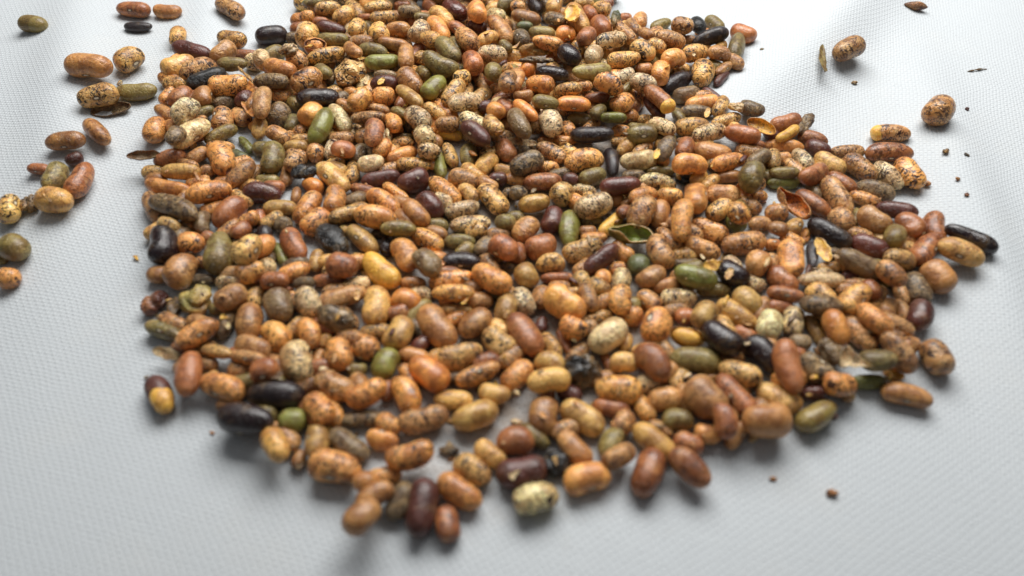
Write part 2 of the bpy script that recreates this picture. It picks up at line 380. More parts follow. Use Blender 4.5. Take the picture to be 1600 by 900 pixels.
(600, 450): """10,475,210,150,60,g;140,85,195,150,-20,O;430,30,275,110,-5,o;330,240,320,185,-55,b;90,280,230,165,62,y;450,140,205,90,0,t;
570,220,240,165,42,b;600,80,165,110,0,c;700,40,95,75,0,v;760,130,195,135,80,y;875,80,195,135,-62,p;880,290,310,185,-58,r;
715,340,235,160,-45,t;985,230,110,75,80,m;1130,95,290,185,-32,o;985,60,150,115,80,c;1180,250,185,145,-30,o;1280,60,195,118,-68,c;
1480,70,195,140,85,o;1130,340,225,68,-65,r;1340,190,190,95,10,t;1395,300,270,185,38,p;1550,175,135,125,0,o;1510,340,130,80,80,y;
1400,470,150,62,-62,r;1500,470,185,125,0,t;1465,635,295,175,-4,o;1030,580,275,150,8,y;1040,480,200,150,-30,y;280,530,285,178,-36,O;
470,430,305,165,18,t;230,350,150,110,40,m;590,540,295,135,22,c;830,545,235,145,42,o;430,700,245,120,-5,y;690,660,205,120,-10,y;
130,665,262,155,-60,o;570,800,305,180,18,y;245,820,325,160,12,c;1000,800,240,170,85,b;1240,810,305,160,-32,y;1160,660,170,120,-20,m;
1420,750,235,110,-10,r;20,640,140,85,80,r;430,560,120,80,0,n;640,620,120,80,0,n""",
(1000, 450): """60,80,175,120,-45,c;240,65,225,125,0,p;460,15,215,85,0,v;100,240,245,200,70,o;290,180,150,125,0,r;400,170,195,145,60,y;
600,165,285,130,-33,y;670,80,205,160,-45,y;510,310,285,165,-38,d;765,420,295,165,-45,d;810,230,205,165,70,p;960,215,195,135,80,p;
910,40,225,110,-10,r;1135,110,265,140,-3,n;1340,70,215,150,42,o;1090,260,205,80,-60,y;1225,250,235,145,-62,o;1000,340,140,120,0,n;
1370,280,280,140,-50,c;1465,190,260,145,-42,o;1490,450,225,140,0,v;1550,130,150,110,80,c;80,460,290,175,-50,r;345,455,315,155,-5,v;
625,530,275,145,-25,t;930,490,330,155,-72,r;1100,510,240,185,-30,n;1250,600,205,150,0,o;1430,585,205,95,0,g;50,600,155,125,0,p;
150,700,215,150,5,c;410,690,300,220,-45,b;600,670,335,140,-48,r;430,560,150,70,0,c;870,690,295,160,-25,t;1090,660,175,100,0,m;
235,830,205,145,0,v;790,830,305,195,8,b;1100,800,275,160,32,v;530,830,225,140,-70,r;1580,320,155,115,0,c;720,590,110,80,0,n;
1150,400,110,80,0,b;330,580,130,90,0,d""",
(1200, 425): """650,110,145,115,-50,r;770,210,215,145,20,c;930,100,225,140,-62,n;950,265,205,145,75,m;815,500,295,150,-45,c;
1055,535,235,185,-58,c;865,770,300,135,-12,b""",
(400, 675): """120,80,235,145,-60,o;380,60,205,145,82,y;490,220,330,195,-10,o;580,80,285,145,-36,n;790,50,205,130,-10,o;960,145,315,160,12,o;
800,280,225,120,15,o;680,310,155,125,0,o;660,530,270,190,48,b;740,400,260,140,30,b;900,430,255,150,62,n;1200,570,230,145,-82,r;1035,470,365,185,80,m;
1270,370,315,165,-35,o;1355,240,265,155,-32,t;1465,140,230,130,-35,t;270,170,120,80,70,b""",
(800, 675): """60,250,320,190,8,m;20,60,235,180,0,r;390,100,275,145,-45,c;620,70,215,145,68,v;670,150,235,130,32,c;150,415,295,195,12,p;
470,290,295,175,15,o;890,60,315,145,-37,y;850,250,310,185,72,r;1100,80,200,150,-20,r;1110,220,305,160,-40,r""",
}

# special pieces: photo x, y, length, width, angle, builder, colour, second colour, name, category, label, landmark phrase, extra
SPEC = [
 (173,170,60,24,12,'bowl','n','n','husk','husk','torn grey-tan husk lying hollow side up beside a long olive bean',"torn grey-tan husk",{}),
 (385,118,52,7,-52,'straw','t','t','straw','straw','thin tan straw splinter lying over the mottled beans','tan straw splinter',{}),
 (389,172,30,10,-50,'leaf','O','o','bean_flake','flake','small bright orange flake of bean standing up between brown beans','small bright orange flake',{}),
 (384,226,48,15,-52,'bean','g','g','green_bean','bean','narrow bent bright green bean at the pale end of the heap','narrow bent green bean',{}),
 (546,114,56,62,80,'crumple','p','t','husk','husk','big crumpled cream husk like a torn lump on top of the heap','big crumpled cream husk',{}),
 (493,70,34,22,0,'bowl','o','m','husk','husk','hollow orange seed coat open at the top',"hollow orange seed coat",{}),
 (702,211,42,20,-6,'bean','Y','Y','bean_half','bean half','bright yellow split bean half showing its flesh',"bright yellow bean half",{'thick':.5}),
 (896,24,32,26,-70,'leaf','Y','Y','bean_flake','flake','yellow concave bean flake leaning on a mottled tan bean','yellow concave flake',{'thick':.25}),
 (961,28,26,16,80,'crumple','G','p','husk','husk','tiny pale green husk at the rim of the heap','tiny pale green husk',{}),
 (837,79,58,24,-8,'crumple','y','v','husk','husk','flaky pale yellow husk on a dark crumbling lump','flaky pale yellow husk',{}),
 (838,94,56,14,-2,'crumple','n','k','soil_clod','clod','dark crumbling clod under a flaky pale yellow husk','dark crumbling clod',{}),
 (1031,155,60,28,-42,'cut','r','Y','broken_bean','bean','red-brown bean broken across with bright yellow flesh at its end','red-brown bean broken to yellow flesh',{}),
 (1152,168,26,20,0,'crumple','Y','p','bean_flake','flake','small pale yellow flake on the cloth at the edge of the heap','small pale yellow flake',{'thick':.5}),
 (1190,197,48,22,-25,'bowl','o','Y','husk','husk','ragged orange husk over a dark seed at the edge of the heap','ragged orange husk',{}),
 (1258,194,40,22,55,'crumple','n','n','husk','husk','pointed grey mouldy husk sticking out of the heap','pointed grey mouldy husk',{}),
 (1231,209,42,17,30,'bean','Y','Y','bean_flake','flake','pale yellow splinter of bean leaning on a grey husk','pale yellow splinter',{'thick':.9}),
 (1390,208,60,28,-2,'cut','c','Y','broken_bean','bean','brown bean cut square to yellow flesh, on the cloth by a red-brown bean','brown bean cut square',{'flip':1}),
 (815,223,50,14,-8,'leaf','p','p','husk','husk','flat cream piece of husk with dark speckles','flat cream husk piece',{'thick':.3}),
 (1284,94,44,14,-84,'leaf','v','v','leaf_flake','dried leaf','narrow dried olive leaf flake lying alone on the cloth','dried olive leaf flake',{}),
 (1432,9,36,14,-8,'spindle','b','m','seed','seed','pointed dark brown seed alone at the top of the cloth','pointed dark brown seed',{}),
 (1527,109,27,4,5,'straw','n','n','twig','twig','tiny dark twig alone on the cloth','tiny dark twig',{}),
 (224,242,50,16,4,'bowl','d','n','husk','husk','flat dark husk with a torn end sticking out over the cloth','flat dark torn husk',{}),
 (477,268,44,28,10,'crumple','k','k','charcoal','charcoal','flat shiny charcoal flake among brown beans','flat shiny charcoal flake',{'amp':.12,'seed':3}),
 (519,374,64,44,-48,'crumple','k','n','charcoal','charcoal','big smooth charcoal lump above a round red bean','big charcoal lump',{'amp':.06,'seed':8}),
 (1161,298,28,22,-40,'bowl','O','o','husk','husk','small torn orange seed coat curled open','small torn orange seed coat',{}),
 (955,350,50,22,42,'bean','Y','O','bean_half','bean half','yellow-orange bean half with pointed end beside an open green pod','yellow-orange pointed bean half',{'thick':.7}),
 (975,330,26,20,50,'bean','r','m','seed_coat','seed coat','red-brown seed coat tip over a yellow-orange bean half','red-brown seed coat tip',{}),
 (985,365,72,33,-6,'bowl','g','p','green_pod','pod','open green pod with pale rim and dark hollow','open green pod',{'open':1}),
 (1114,415,32,18,5,'leaf','Y','Y','bean_flake','flake','yellow flake lying behind a long green bean','yellow flake behind a green bean',{'thick':.4}),
 (1240,318,66,30,-42,'bowl','c','O','husk','husk','curled brown husk open to its orange inside','curled brown husk with orange inside',{'open':1}),
 (1259,366,26,16,80,'crumple','O','o','bean_flake','flake','small rough orange crumb beside the yellow leaf flake','small rough orange crumb',{}),
 (1287,392,44,20,-62,'leaf','Y','g','leaf_flake','dried leaf','pale yellow leaf flake standing beside a flat grey husk','pale yellow leaf flake',{}),
 (1269,397,56,19,-88,'bean','d','n','husk','husk','flat grey husk standing beside a pale yellow leaf flake','flat grey husk',{'flat':.45}),
 (242,473,48,34,40,'crumple','m','r','broken_bean','bean','dark red broken bean with a hollow underside at the edge of the heap','dark red broken bean',{'amp':.14}),
 (272,480,40,22,75,'crumple','n','t','husk','husk','grey wrinkled husk beside a dark red broken bean','grey wrinkled husk',{}),
 (309,471,48,50,80,'crumple','g','y','husk','husk','crumpled pale yellow-green husk beside a pinkish bean','crumpled yellow-green husk',{}),
 (250,617,66,38,-65,'cut','m','Y','broken_bean','bean','dark red bean broken open to yellow flesh, apart on the cloth','dark red bean broken to yellow flesh',{'hole':1}),
 (911,580,48,58,80,'crumple','k','n','charcoal','charcoal','crumbly black charcoal lump deep between tan beans','crumbly black charcoal lump',{'amp':.22,'rough':1}),
 (1073,527,55,33,-18,'bowl','c','Y','broken_bean','bean','bean shell open to bright yellow flesh','bean shell open to yellow flesh',{'fill':1}),
 (1302,550,56,40,-40,'crumple','d','n','husk','husk','dented grey-purple husk beside a pale triangular flake','dented grey-purple husk',{'amp':.12}),
 (1337,565,48,36,-20,'leaf','p','p','husk','husk','pale tan triangular husk flake over an olive bean','pale triangular husk flake',{'thick':.2,'tri':1}),
 (1396,586,30,22,-10,'crumple','Y','Y','bean_flake','flake','yellow crumb of bean above a brown bean apart on the cloth','yellow crumb of bean',{}),
 (702,703,32,19,0,'crumple','n','k','soil_clod','clod','small dark greenish clod on the bare cloth','small dark greenish clod',{'rough':1}),
 (868,724,48,44,-45,'crumple','k','k','charcoal','charcoal','shiny black charcoal lump beside a purple bean','shiny black charcoal lump',{'amp':.1,'seed':5}),
 (262,553,44,18,-15,'leaf','p','p','husk','husk','thin translucent pale husk lying flat on the cloth','thin pale husk on the cloth',{'thick':.12}),
 (1067,282,26,14,-20,'crumple','k','k','charcoal','charcoal','small blue-black crumb between pale beans','small blue-black crumb',{}),
 (46,318,26,26,30,'crumple','n','t','soil_clod','clod','grey speckled clod wedged between two tan beans','grey speckled clod',{'rough':1}),
 (958,184,44,18,-10,'bean','g','g','green_bean','bean','narrow bright green sprout curling out from under a bean','narrow green sprout',{}),
 (452,78,36,24,10,'crumple','n','p','husk','husk','pale grey crumbly husk at the rim of the heap','pale grey crumbly husk',{}),
 (187,130,12,9,60,'crumple','p','y','crumb','crumb','pale tan crumb above a long olive bean','pale tan crumb',{}),
 (1511,170,8,7,0,'crumple','m','m','crumb','crumb','tiny dark crumb beside a round mottled bean','x',{}),
 (1478,236,10,10,0,'crumple','t','n','crumb','crumb','tiny tan crumb, upper one of a row on the cloth','x',{}),
 (1510,243,8,9,0,'crumple','k','n','crumb','crumb','tiny dark speck beside a tan crumb on the cloth','x',{}),
 (1497,279,8,7,0,'crumple','o','c','crumb','crumb','tiny orange crumb in the middle of a row on the cloth','x',{}),
 (1511,304,8,7,0,'crumple','r','m','crumb','crumb','tiny red-brown crumb, lowest of a row on the cloth','x',{}),
 (1449,287,14,9,-30,'crumple','o','o','crumb','crumb','small orange-brown crumb under a mottled bean at the edge','x',{}),
 (1208,748,13,7,0,'crumple','o','r','crumb','crumb','small brown crumb on bare cloth below the heap','x',{}),
 (1300,770,18,13,0,'crumple','o','r','crumb','crumb','larger orange crumb alone on bare cloth below the heap','orange crumb on bare cloth',{}),
 (1303,651,8,12,0,'crumple','r','m','crumb','crumb','tiny red crumb touching the end of an olive bean','x',{}),
 (1335,129,10,6,0,'crumple','p','y','crumb','crumb','pale tan speck on the cloth near the top','x',{}),
 (1191,77,7,5,0,'crumple','v','v','crumb','crumb','tiny olive speck beside the heap','x',{}),
]

# beans distinctive enough to name others by: photo x, y -> phrase, label
MARKS = [
 (888,357,'upright yellow-green bean','smooth upright yellow-green bean beside a yellow-orange bean half'),
 (598,96,'shiny green bean','shiny plump green bean lying crosswise high on the heap'),
 (595,423,'big yellow bean','big smooth yellow bean beside a round red bean'),
 (670,582,'bright orange bean','bright orange smooth bean beside a bare patch of cloth'),
 (1517,372,'long dark purple bean on the cloth','long dark purple bean lying outermost on the cloth'),
 (431,617,'big black bean','big smooth black bean near the lower edge of the heap'),
 (384,655,'dark purple kidney bean','dark purple kidney bean just below a big black bean'),
 (457,657,'round yellow-green bean','round yellow-green bean tucked beside two dark beans'),
 (815,737,'shiny purple bean','shiny purple bean at the lower edge of the heap'),
 (1077,730,'red kidney bean','bright red kidney bean outermost at the lower edge'),
 (1012,737,'big red-brown bean','big red-brown bean standing on end at the lower edge'),
 (820,522,'large smooth red-brown bean','large smooth red-brown bean tilted across the middle of the heap'),
 (359,332,'shiny red bean','shiny deep red bean near the edge of the heap'),
 (254,382,'shiny dark purple bean','shiny dark purple bean standing at the edge of the heap'),
 (342,395,'upright olive bean','upright olive bean beside a round orange bean'),
 (1087,432,'long green bean','long smooth green bean beside a grey-purple bean'),
 (999,415,'round grey-green bean','round grey-green bean in a gap of the heap'),
 (1150,349,'small round green bean','small round bright green bean between orange-tan beans'),
 (738,98,'glossy red bean','glossy red bean standing among olive and cream beans'),
 (1269,655,'olive bean on the cloth','dull olive-green bean outermost at the lower edge of the heap'),
 (1357,596,'dark green bean','dark green bean half under a pale triangular flake'),
 (925,210,'long dark bean','long dark purple bean lying crosswise below a green sprout'),
 (1296,365,'large dark purple bean','large dark purple bean below a curled brown husk'),
 (535,415,'round red bean','round dull red bean below a big charcoal lump'),
 (847,284,'smooth red-orange bean','smooth red-orange bean lying crosswise'),
 (496,152,'long blackish bean','long blackish bean with an orange chip below a crumpled cream husk'),
 (501,196,'pale green bean','pale green blunt bean standing across mottled beans'),
 (138,103,'large brown bean on the cloth','large brown oval bean apart on the cloth'),
 (424,55,'dark bean on the cloth','dark purple blunt bean apart on the cloth at the rim of the heap'),
 (52,37,'olive bean alone on the cloth','small olive bean alone on the cloth far from the heap'),
 (1466,171,'round mottled bean','round mottled cocoa bean apart on the cloth near a tiny dark crumb'),
 (1326,76,'mottled bean with a notch','mottled cocoa bean apart on the cloth beside a dried leaf flake'),
 (1438,491,'dark maroon bean','dark maroon bean standing just off the heap'),
 (1464,559,'round mottled bean below the heap edge','plump mottled cocoa bean just off the heap on the cloth'),
 (1416,617,'brown bean on the cloth','brown bean lying crosswise on the cloth below a yellow crumb'),
 (1389,239,'glossy red-brown bean','large glossy red-brown bean just below a bean cut square'),
]

# bare patches where cloth shows through the heap: photo x, y, radius x, radius y
BARE = [(800,650,30,48),(765,700,40,20),(665,628,14,14),(615,690,30,10),(690,705,50,25),(790,325,50,28),(850,330,40,22),(870,400,20,30),
        (440,330,10,8),(1330,690,60,40),(1440,280,30,15),(560,715,20,20),(1090,480,14,10),(1190,370,8,8),(655,300,14,8),(1310,330,8,8),
        (955,400,10,10),(890,180,20,5),(960,300,10,8),(590,640,14,10)]

# ------------------------------------------------------------------ cloth
def cloth_h(x, y):
    """height of the cloth over the table: soft folds away from the beans"""
    x = np.asarray(x, float); y = np.asarray(y, float)
    g = lambda d, s: np.exp(-(d/s)**2)
    z = 0.10*np.sin(x*0.42+0.8)*np.sin(y*0.33+0.5)
    z = z + 0.75*g((x-13.2)*0.80-(y-25)*0.60+1.6, 1.3)*(1/(1+np.exp(-(y-20)*0.8)))      # fold at the top right corner
    z = z + 0.45*g((x-12.4)-0.10*(y-14), 1.0)*g(y-15, 7)
    z = z + 0.40*g((x+13.3)+0.25*(y-18), 1.2)*g(y-22, 7)
    z = z + 0.30*g((x+9.6)+0.12*(y-18), 0.9)*g(y-22, 8)
    z = z - 1.1*(1/(1+np.exp((y-1.9)*0.9)))                                             # falls away towards the viewer
    z = z - 0.25*(1/(1+np.exp((x+11.0+0.2*(y-8))*0.9)))*(1/(1+np.exp((y-14)*0.5)))
    return z


def make_cloth():
    nx, ny = 260, 260
    xs = np.linspace(-36, 36, nx); ys = np.linspace(-8, 62, ny)
    X, Y = np.meshgrid(xs, ys)
    Z = cloth_h(X, Y)
    co = np.stack([X, Y, Z], -1).reshape(-1, 3)
    i = np.arange(nx*ny).reshape(ny, nx)
    f = np.stack([i[:-1, :-1], i[:-1, 1:], i[1:, 1:], i[1:, :-1]], -1).reshape(-1, 4)
    me = bpy.data.meshes.new('cloth')
    me.from_pydata(co.tolist(), [], f.tolist())
    me.polygons.foreach_set('use_smooth', [True]*len(me.polygons))
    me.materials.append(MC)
    o = bpy.data.objects.new('cloth', me)
    COL.objects.link(o)
    o['kind'] = 'structure'
    o['label'] = 'white woven cloth spread under the beans'


make_cloth()

# ------------------------------------------------------------------ projection
FW = np.array([0, math.cos(TH), -math.sin(TH)])
UP = np.array([0, math.sin(TH), math.cos(TH)])
RT = np.array([1.0, 0, 0])
CP = np.array([0, 0, CH])


def ray(u, v):
    return FW + RT*(u-800)/FPX - UP*(v-450)/FPX


def flat_axis(u, v, ang):
    """horizontal unit vector that runs at the angle ANG in the photograph at (u, v)"""
    a = math.radians(ang)
    k1 = (u-800)/FPX*math.cos(TH)
    k2 = math.sin(TH)+(v-450)/FPX*math.cos(TH)
    ay = math.sin(a)/k2
    ax = math.cos(a)+ay*k1
    A = np.array([ax, ay, 0.0])
    return A/np.linalg.norm(A)


# ------------------------------------------------------------------ the list of things
items = []
for (ox, oy), s in TILES.items():
    for r in s.replace('\n', '').split(';'):
        X, Y, l, wd, a, t = [q.strip() for q in r.split(',')]
        if t == 'x':
            continue
        items.append(dict(u=ox+float(X)/4, v=oy+float(Y)/4, l=float(l)/4*1.01, w=float(wd)/4*1.08, a=float(a), t=t, kind='bean', spec=None))
for q in SPEC:
    u, v, l, wd, a, bld, c1, c2, name, cat, label, phrase, ex = q
    items.append(dict(u=u, v=v, l=max(l, wd*0.6), w=wd, a=a, t=c1, t2=c2, kind=bld, spec=(name, cat, label, phrase), ex=ex))

# drop doubles that were read twice from neighbouring tiles
keep = []
for it in items:
    if it['kind'] == 'bean' and not it['spec']:
        dbl = False
        for o in keep:
            if o['spec']:
                continue
            d = math.hypot(it['u']-o['u'], it['v']-o['v'])
            if d < 0.28*min(it['l'], o['l']) and d < 12:
                dbl = True
        if dbl:
            continue
    keep.append(it)
items = keep

# ------------------------------------------------------------------ placing: every piece slides along its line of sight until it lies free
PC, PR = [], []          # spheres of what is already placed


def spheres(c, A, a, b):
    s = max(a-b, 0)
    return [c+A*(k*s) for k in (-1, -0.5, 0, 0.5, 1)], b


def setup(it, h):
    r = ray(it['u'], it['v'])
    t = (CH-h)/(-r[2])
    P = CP + r*t
    b = it['w']/2*t/FPX
    A = it['axis']
    V = r/np.linalg.norm(r)
    g2 = max(1-float(np.dot(A, V))**2, 0.15)
    L = it['l']/2*t/FPX
    a2 = (L*L-b*b*(1-g2))/g2
    a = math.sqrt(max(a2, 1e-6))
    a = min(max(a, 1.08*b), 2.9*b if it['kind'] in ('bean', 'cut') else 9*b)
    return P, a, b


def place(it, maxlift=2.4, tol=0.83, commit=True, down=False):
    A = flat_axis(it['u'], it['v'], it['a'])
    it['axis'] = A
    flat = 1.0 if it['kind'] in ('bean', 'cut') else {'leaf': 0.35, 'straw': 1.0, 'bowl': 0.62, 'crumple': 0.8, 'spindle': 1.0}[it['kind']]
    lift = maxlift if down else 0.0
    C = np.array(PC) if PC else np.zeros((0, 3))
    R = np.array(PR)
    best = None
    while True:
        P, a, b = setup(it, lift)
        bb = b*flat*0.86
        g = float(cloth_h(P[0], P[1]))
        P, a, b = setup(it, g+bb+lift)
        sp, _ = spheres(P, A, a, bb)
        pen = 0.0
        if len(C):
            m = np.linalg.norm(C-P, axis=1) < (a+R+bb)
            if m.any():
                c, r = C[m], R[m]
                for s in sp:
                    d = np.linalg.norm(c-s, axis=1)
                    q = ((r+bb)*tol-d).max()
                    pen = max(pen, q)
        if down:                       # come down along the line of sight until something is touched
            if pen > 0 and best is not None:
                break
            best = (pen, P, a, b, lift)
            if lift <= it.get('floor', 0):
                break
            lift = max(0.0, lift-0.05)
            continue
        if best is None or pen < best[0]-1e-4:
            best = (pen, P, a, b, lift)
        if pen <= 0 or lift > maxlift:
            break
        lift += 0.05
    pen, P, a, b, lift = best
    it.update(P=P, A=A, ra=a, rb=b, lift=lift)
    if commit:
        sp, _ = spheres(P, A, a, b*flat*0.9)
        for s in sp:
            PC.append(s); PR.append(b*flat*0.9)
    return pen


def inside_heap(u, v):
    """outline of the heap in the photograph"""
    pts = [(470,-60),(475,10),(455,60),(400,90),(300,80),(255,110),(262,200),(235,280),(235,330),(240,400),(232,480),(235,540),(300,600),(345,640),
           (420,660),(500,730),(560,740),(640,720),(700,760),(780,760),(900,740),(1000,690),(1100,690),(1200,670),(1290,620),(1390,580),(1430,520),
           (1440,400),(1380,330),(1380,280),(1290,240),(1240,200),(1130,150),(1150,90),(1060,50),(970,30),(950,-60)]
    n = len(pts); c = False; j = n-1
    for i in range(n):
        xi, yi = pts[i]; xj, yj = pts[j]
        if (yi > v) != (yj > v) and u < (xj-xi)*(v-yi)/(yj-yi)+xi:
            c = not c
        j = i
    return c


def px_scale(v):
    r = ray(800, v)
    return FPX/(CH/(-r[2]))          # pixels per cm at the cloth


fillers = []
SHOWN = [it for it in items if it['spec'] and it['l'] > 18]


def add_fill(u, v, bare=True, tol=.80, small=1.0):
    if bare:
        for bx, by, rx, ry in BARE:
            if ((u-bx)/(rx+12))**2+((v-by)/(ry+10))**2 < 1:
                return
    s = px_scale(v)
    it = dict(u=u, v=v, l=s*small*random.uniform(.78, 1.05), w=s*small*random.uniform(.5, .62), a=random.uniform(-70, 70), t=random.choice('ttocbncvprtoc'),
              kind='bean', spec=None, fill=True)
    P, a, b = None, None, None
    for o in SHOWN:
        if math.hypot(o['u']-u, (o['v']-v)*1.2) < .42*o['l']+.25*it['l']:
            return
    pen = place(it, maxlift=0.0, tol=tol, commit=False)
    if pen > 0.02:
        return
    place(it, maxlift=0.0, tol=tol)
    fillers.append(it)


# a bed of beans under the thick part of the heap
for _ in range(2600):
    u, v = random.uniform(420, 1080), random.uniform(-20, 205)
    if ((u-720)/340)**2+((v-70)/125)**2 < 1 and inside_heap(u, v):
        add_fill(u, v)

order = [it for it in items if not it['spec']]
order.sort(key=lambda it: (it['l']*it['w']/px_scale(it['v'])**2 > 0.36, it['v']))      # small, half hidden ones first
for it in order:
    place(it)
# beans behind the upper edge of the frame
for _ in range(500):
    u, v = random.uniform(480, 950), random.uniform(-75, -16)
    s = px_scale(v)
    it = dict(u=u, v=v, l=s*random.uniform(.8, 1.05), w=s*random.uniform(.5, .62), a=random.uniform(-70, 70), t=random.choice('ttocbncvprtoc'),
              kind='bean', spec=None, fill=True)
    if place(it, 0.6, .84, commit=False) <= 0:
        place(it, 0.6, .84); fillers.append(it)
for it in items:
    if it['spec']:
        if it['kind'] in ('leaf', 'bowl') and it['l'] > 20 and inside_heap(it['u'], it['v']):
            it['floor'] = .30
        place(it, maxlift=1.6, tol=0.66, down=True)
# half hidden beans in the gaps
for _ in range(5000):
    u, v = random.uniform(240, 1440), random.uniform(0, 700)
    if inside_heap(u, v):
        add_fill(u, v)
for _ in range(9000):
    u, v = random.uniform(240, 1440), random.uniform(0, 690)
    if inside_heap(u, v):
        add_fill(u, v, tol=.66, small=.8)
# chaff: chips of seed coat and flesh, too many to count
chaff = []
for _ in range(420):
    u, v = random.uniform(200, 1480), random.uniform(0, 800)
    ins = inside_heap(u, v)
    if not ins and not (random.random() < .16 and inside_heap(u+(800-u)*.10, v+(380-v)*.10)):
        continue
    s = px_scale(v)
    big_ = random.random()**2.2
    it = dict(u=u, v=v, l=s*(.09+.26*big_), w=s*(.06+.13*big_), a=random.uniform(-80, 80), t=random.choice('YYppynnmotc'), kind='crumple', spec=None)
    place(it, 1.6, .8, down=random.random() < .18); chaff.append(it)
print('chaff', len(chaff))
print('traced', len(items), 'fill', len(fillers), 'lift max', max(i['lift'] for i in items))

# ------------------------------------------------------------------ mesh builders
import bmesh


def ico(n):
    me = bpy.data.meshes.new('ico')
    bm = bmesh.new()
    bmesh.ops.create_icosphere(bm, subdivisions=n, radius=1)
    bm.to_mesh(me); bm.free()
    co = np.empty(len(me.vertices)*3); me.vertices.foreach_get('co', co)
    return me, co.reshape(-1, 3)


ICO = {n: ico(n) for n in (2, 3, 4)}
ICOF = {}
for n, (me_, co_) in ICO.items():
    f_ = np.empty(len(me_.polygons)*3, int); me_.polygons.foreach_get('vertices', f_)
    ICOF[n] = f_.reshape(-1, 3)


def waves(p, r, freq, n=7):
    """smooth random field over points p"""
    s = np.zeros(len(p))
    for _ in range(n):
        k = r.normal(size=3); k *= freq*r.uniform(.6, 1.4)/np.linalg.norm(k)
        s += np.sin(p@k + r.uniform(0, 6.3))
    return s/math.sqrt(n)


def bean_shape(it, n, r):
    """points of one bean in its own frame: x along, y across, z up; plus its rest coordinates and distance from the hilum"""
    co = ICO[n][1].copy()
    a, b = it['ra'], it['rb']
    t = it['t']
    e = r.uniform(0.74, 0.92) if a/b > 1.35 else r.uniform(.85, .97)
    x, y, z = co.T
    x = np.sign(x)*np.abs(x)**e
    rad = np.sqrt(y*y+z*z)+1e-9
    prof = np.sqrt(np.clip(1-np.abs(x)**r.uniform(2.4, 3.4), 0, 1))
    prof0 = np.sqrt(np.clip(1-x*x, 1e-9, 1))
    m = r.uniform(.35, .8)
    k = (1-m)+m*np.where(prof0 > .05, prof/prof0, 1)
    y = y*np.minimum(k, 1.25); z = z*np.minimum(k, 1.25)
    th = r.uniform(.80, .97)
    if 'flat' in it.get('ex', {}):
        th = it['ex']['flat']
    taper = r.uniform(-.13, .13)
    y = y*(1+taper*x); z = z*(1+taper*x)*th
    # kidney bend and the dent of the hilum on the -y side
    bend = r.choice([0.02, .08, .15, .22])*r.uniform(.6, 1.2)
    dent = r.uniform(0.0, .15)
    y = y + bend*(0.4-x*x)*1.0
    y = y + dent*np.exp(-(x/.38)**2)*np.clip(-y, 0, 1)
    p = np.stack([x*a/b, y, z], 1)
    wr = PAL[t][4]*r.uniform(.5, 1.3)
    d = 0.030*waves(p, r, 1.9)+0.022*wr*waves(p, r, 4.6)
    if wr > .55:
        d = d-0.055*wr*np.clip(1-np.abs(waves(p, r, 3.2))*3.0, 0, 1)
    # now and then a collapsed side
    if r.random() < .45:
        c = r.normal(size=3); c /= np.linalg.norm(c); c = c*np.array([a/b*.7, 1, 1])
        q = np.linalg.norm(p-c, axis=1)
        d = d-r.uniform(.05, .16)*np.exp(-(q/r.uniform(.35, .6))**2)
    nrm = p/np.array([(a/b)**2, 1, th**2]); nrm /= np.linalg.norm(nrm, axis=1)[:, None]+1e-9
    p = p+nrm*d[:, None]
    hx = r.uniform(-.12, .12)
    hil = np.linalg.norm((p-np.array([hx, -1+bend*.4+dent, 0]))*np.array([.75, 1, 1.25]), axis=1)
    if r.random() < .30:
        hil = hil+1
    return p*b, p.copy(), hil


def tint(c, r, amt):
    c = np.array(c)
    f = math.exp(r.normal(.04, amt))
    s = r.normal(0, amt*.45)
    return np.clip(c*f*np.array([1+s*.6, 1, 1-s*1.2]), 0.004, .9)


def orient(it, r, roll=None):
    A = it['A'].copy()
    tilt = 0.0
    if it['kind'] == 'bean' and it['lift'] > .12:
        tilt = r.uniform(-.22, .22)
    A = A*math.cos(tilt)+np.array([0, 0, math.sin(tilt)])
    Z = np.array([0, 0, 1.0]); B = np.cross(Z, A); B /= np.linalg.norm(B); N = np.cross(A, B)
    ro = r.uniform(-math.pi, math.pi) if roll is None else roll
    # rest on the broad side more often than on the edge
    if roll is None:
        ro = r.choice([0, math.pi])+r.normal(0, .55)
    B2 = B*math.cos(ro)+N*math.sin(ro); N2 = -B*math.sin(ro)+N*math.cos(ro)
    M = Matrix.Identity(4)
    for i in range(3):
        M[i][0], M[i][1], M[i][2], M[i][3] = A[i], B2[i], N2[i], it['P'][i]
    return M


def set_attrs(me, rest, hil, c1, c2, mot, gloss, wr):
    nv = len(me.vertices)
    at = me.attributes.new('rest', 'FLOAT_VECTOR', 'POINT'); at.data.foreach_set('vector', np.asarray(rest, float).ravel())
    at = me.attributes.new('prm', 'FLOAT_VECTOR', 'POINT')
    pr = np.zeros((nv, 3)); pr[:, 0] = hil; pr[:, 1] = wr; at.data.foreach_set('vector', pr.ravel())
    at = me.attributes.new('c1', 'FLOAT_COLOR', 'POINT')
    q = np.empty((nv, 4)); q[:, :3] = c1; q[:, 3] = mot; at.data.foreach_set('color', q.ravel())
    at = me.attributes.new('c2', 'FLOAT_COLOR', 'POINT')
    q = np.empty((nv, 4)); q[:, :3] = c2; q[:, 3] = gloss; at.data.foreach_set('color', q.ravel())


def raw_mesh(name, co, faces):
    me = bpy.data.meshes.new(name)
    me.from_pydata(np.asarray(co).tolist(), [], [tuple(f) for f in faces])
    me.polygons.foreach_set('use_smooth', [True]*len(me.polygons))
    me.materials.append(MB)
    return me


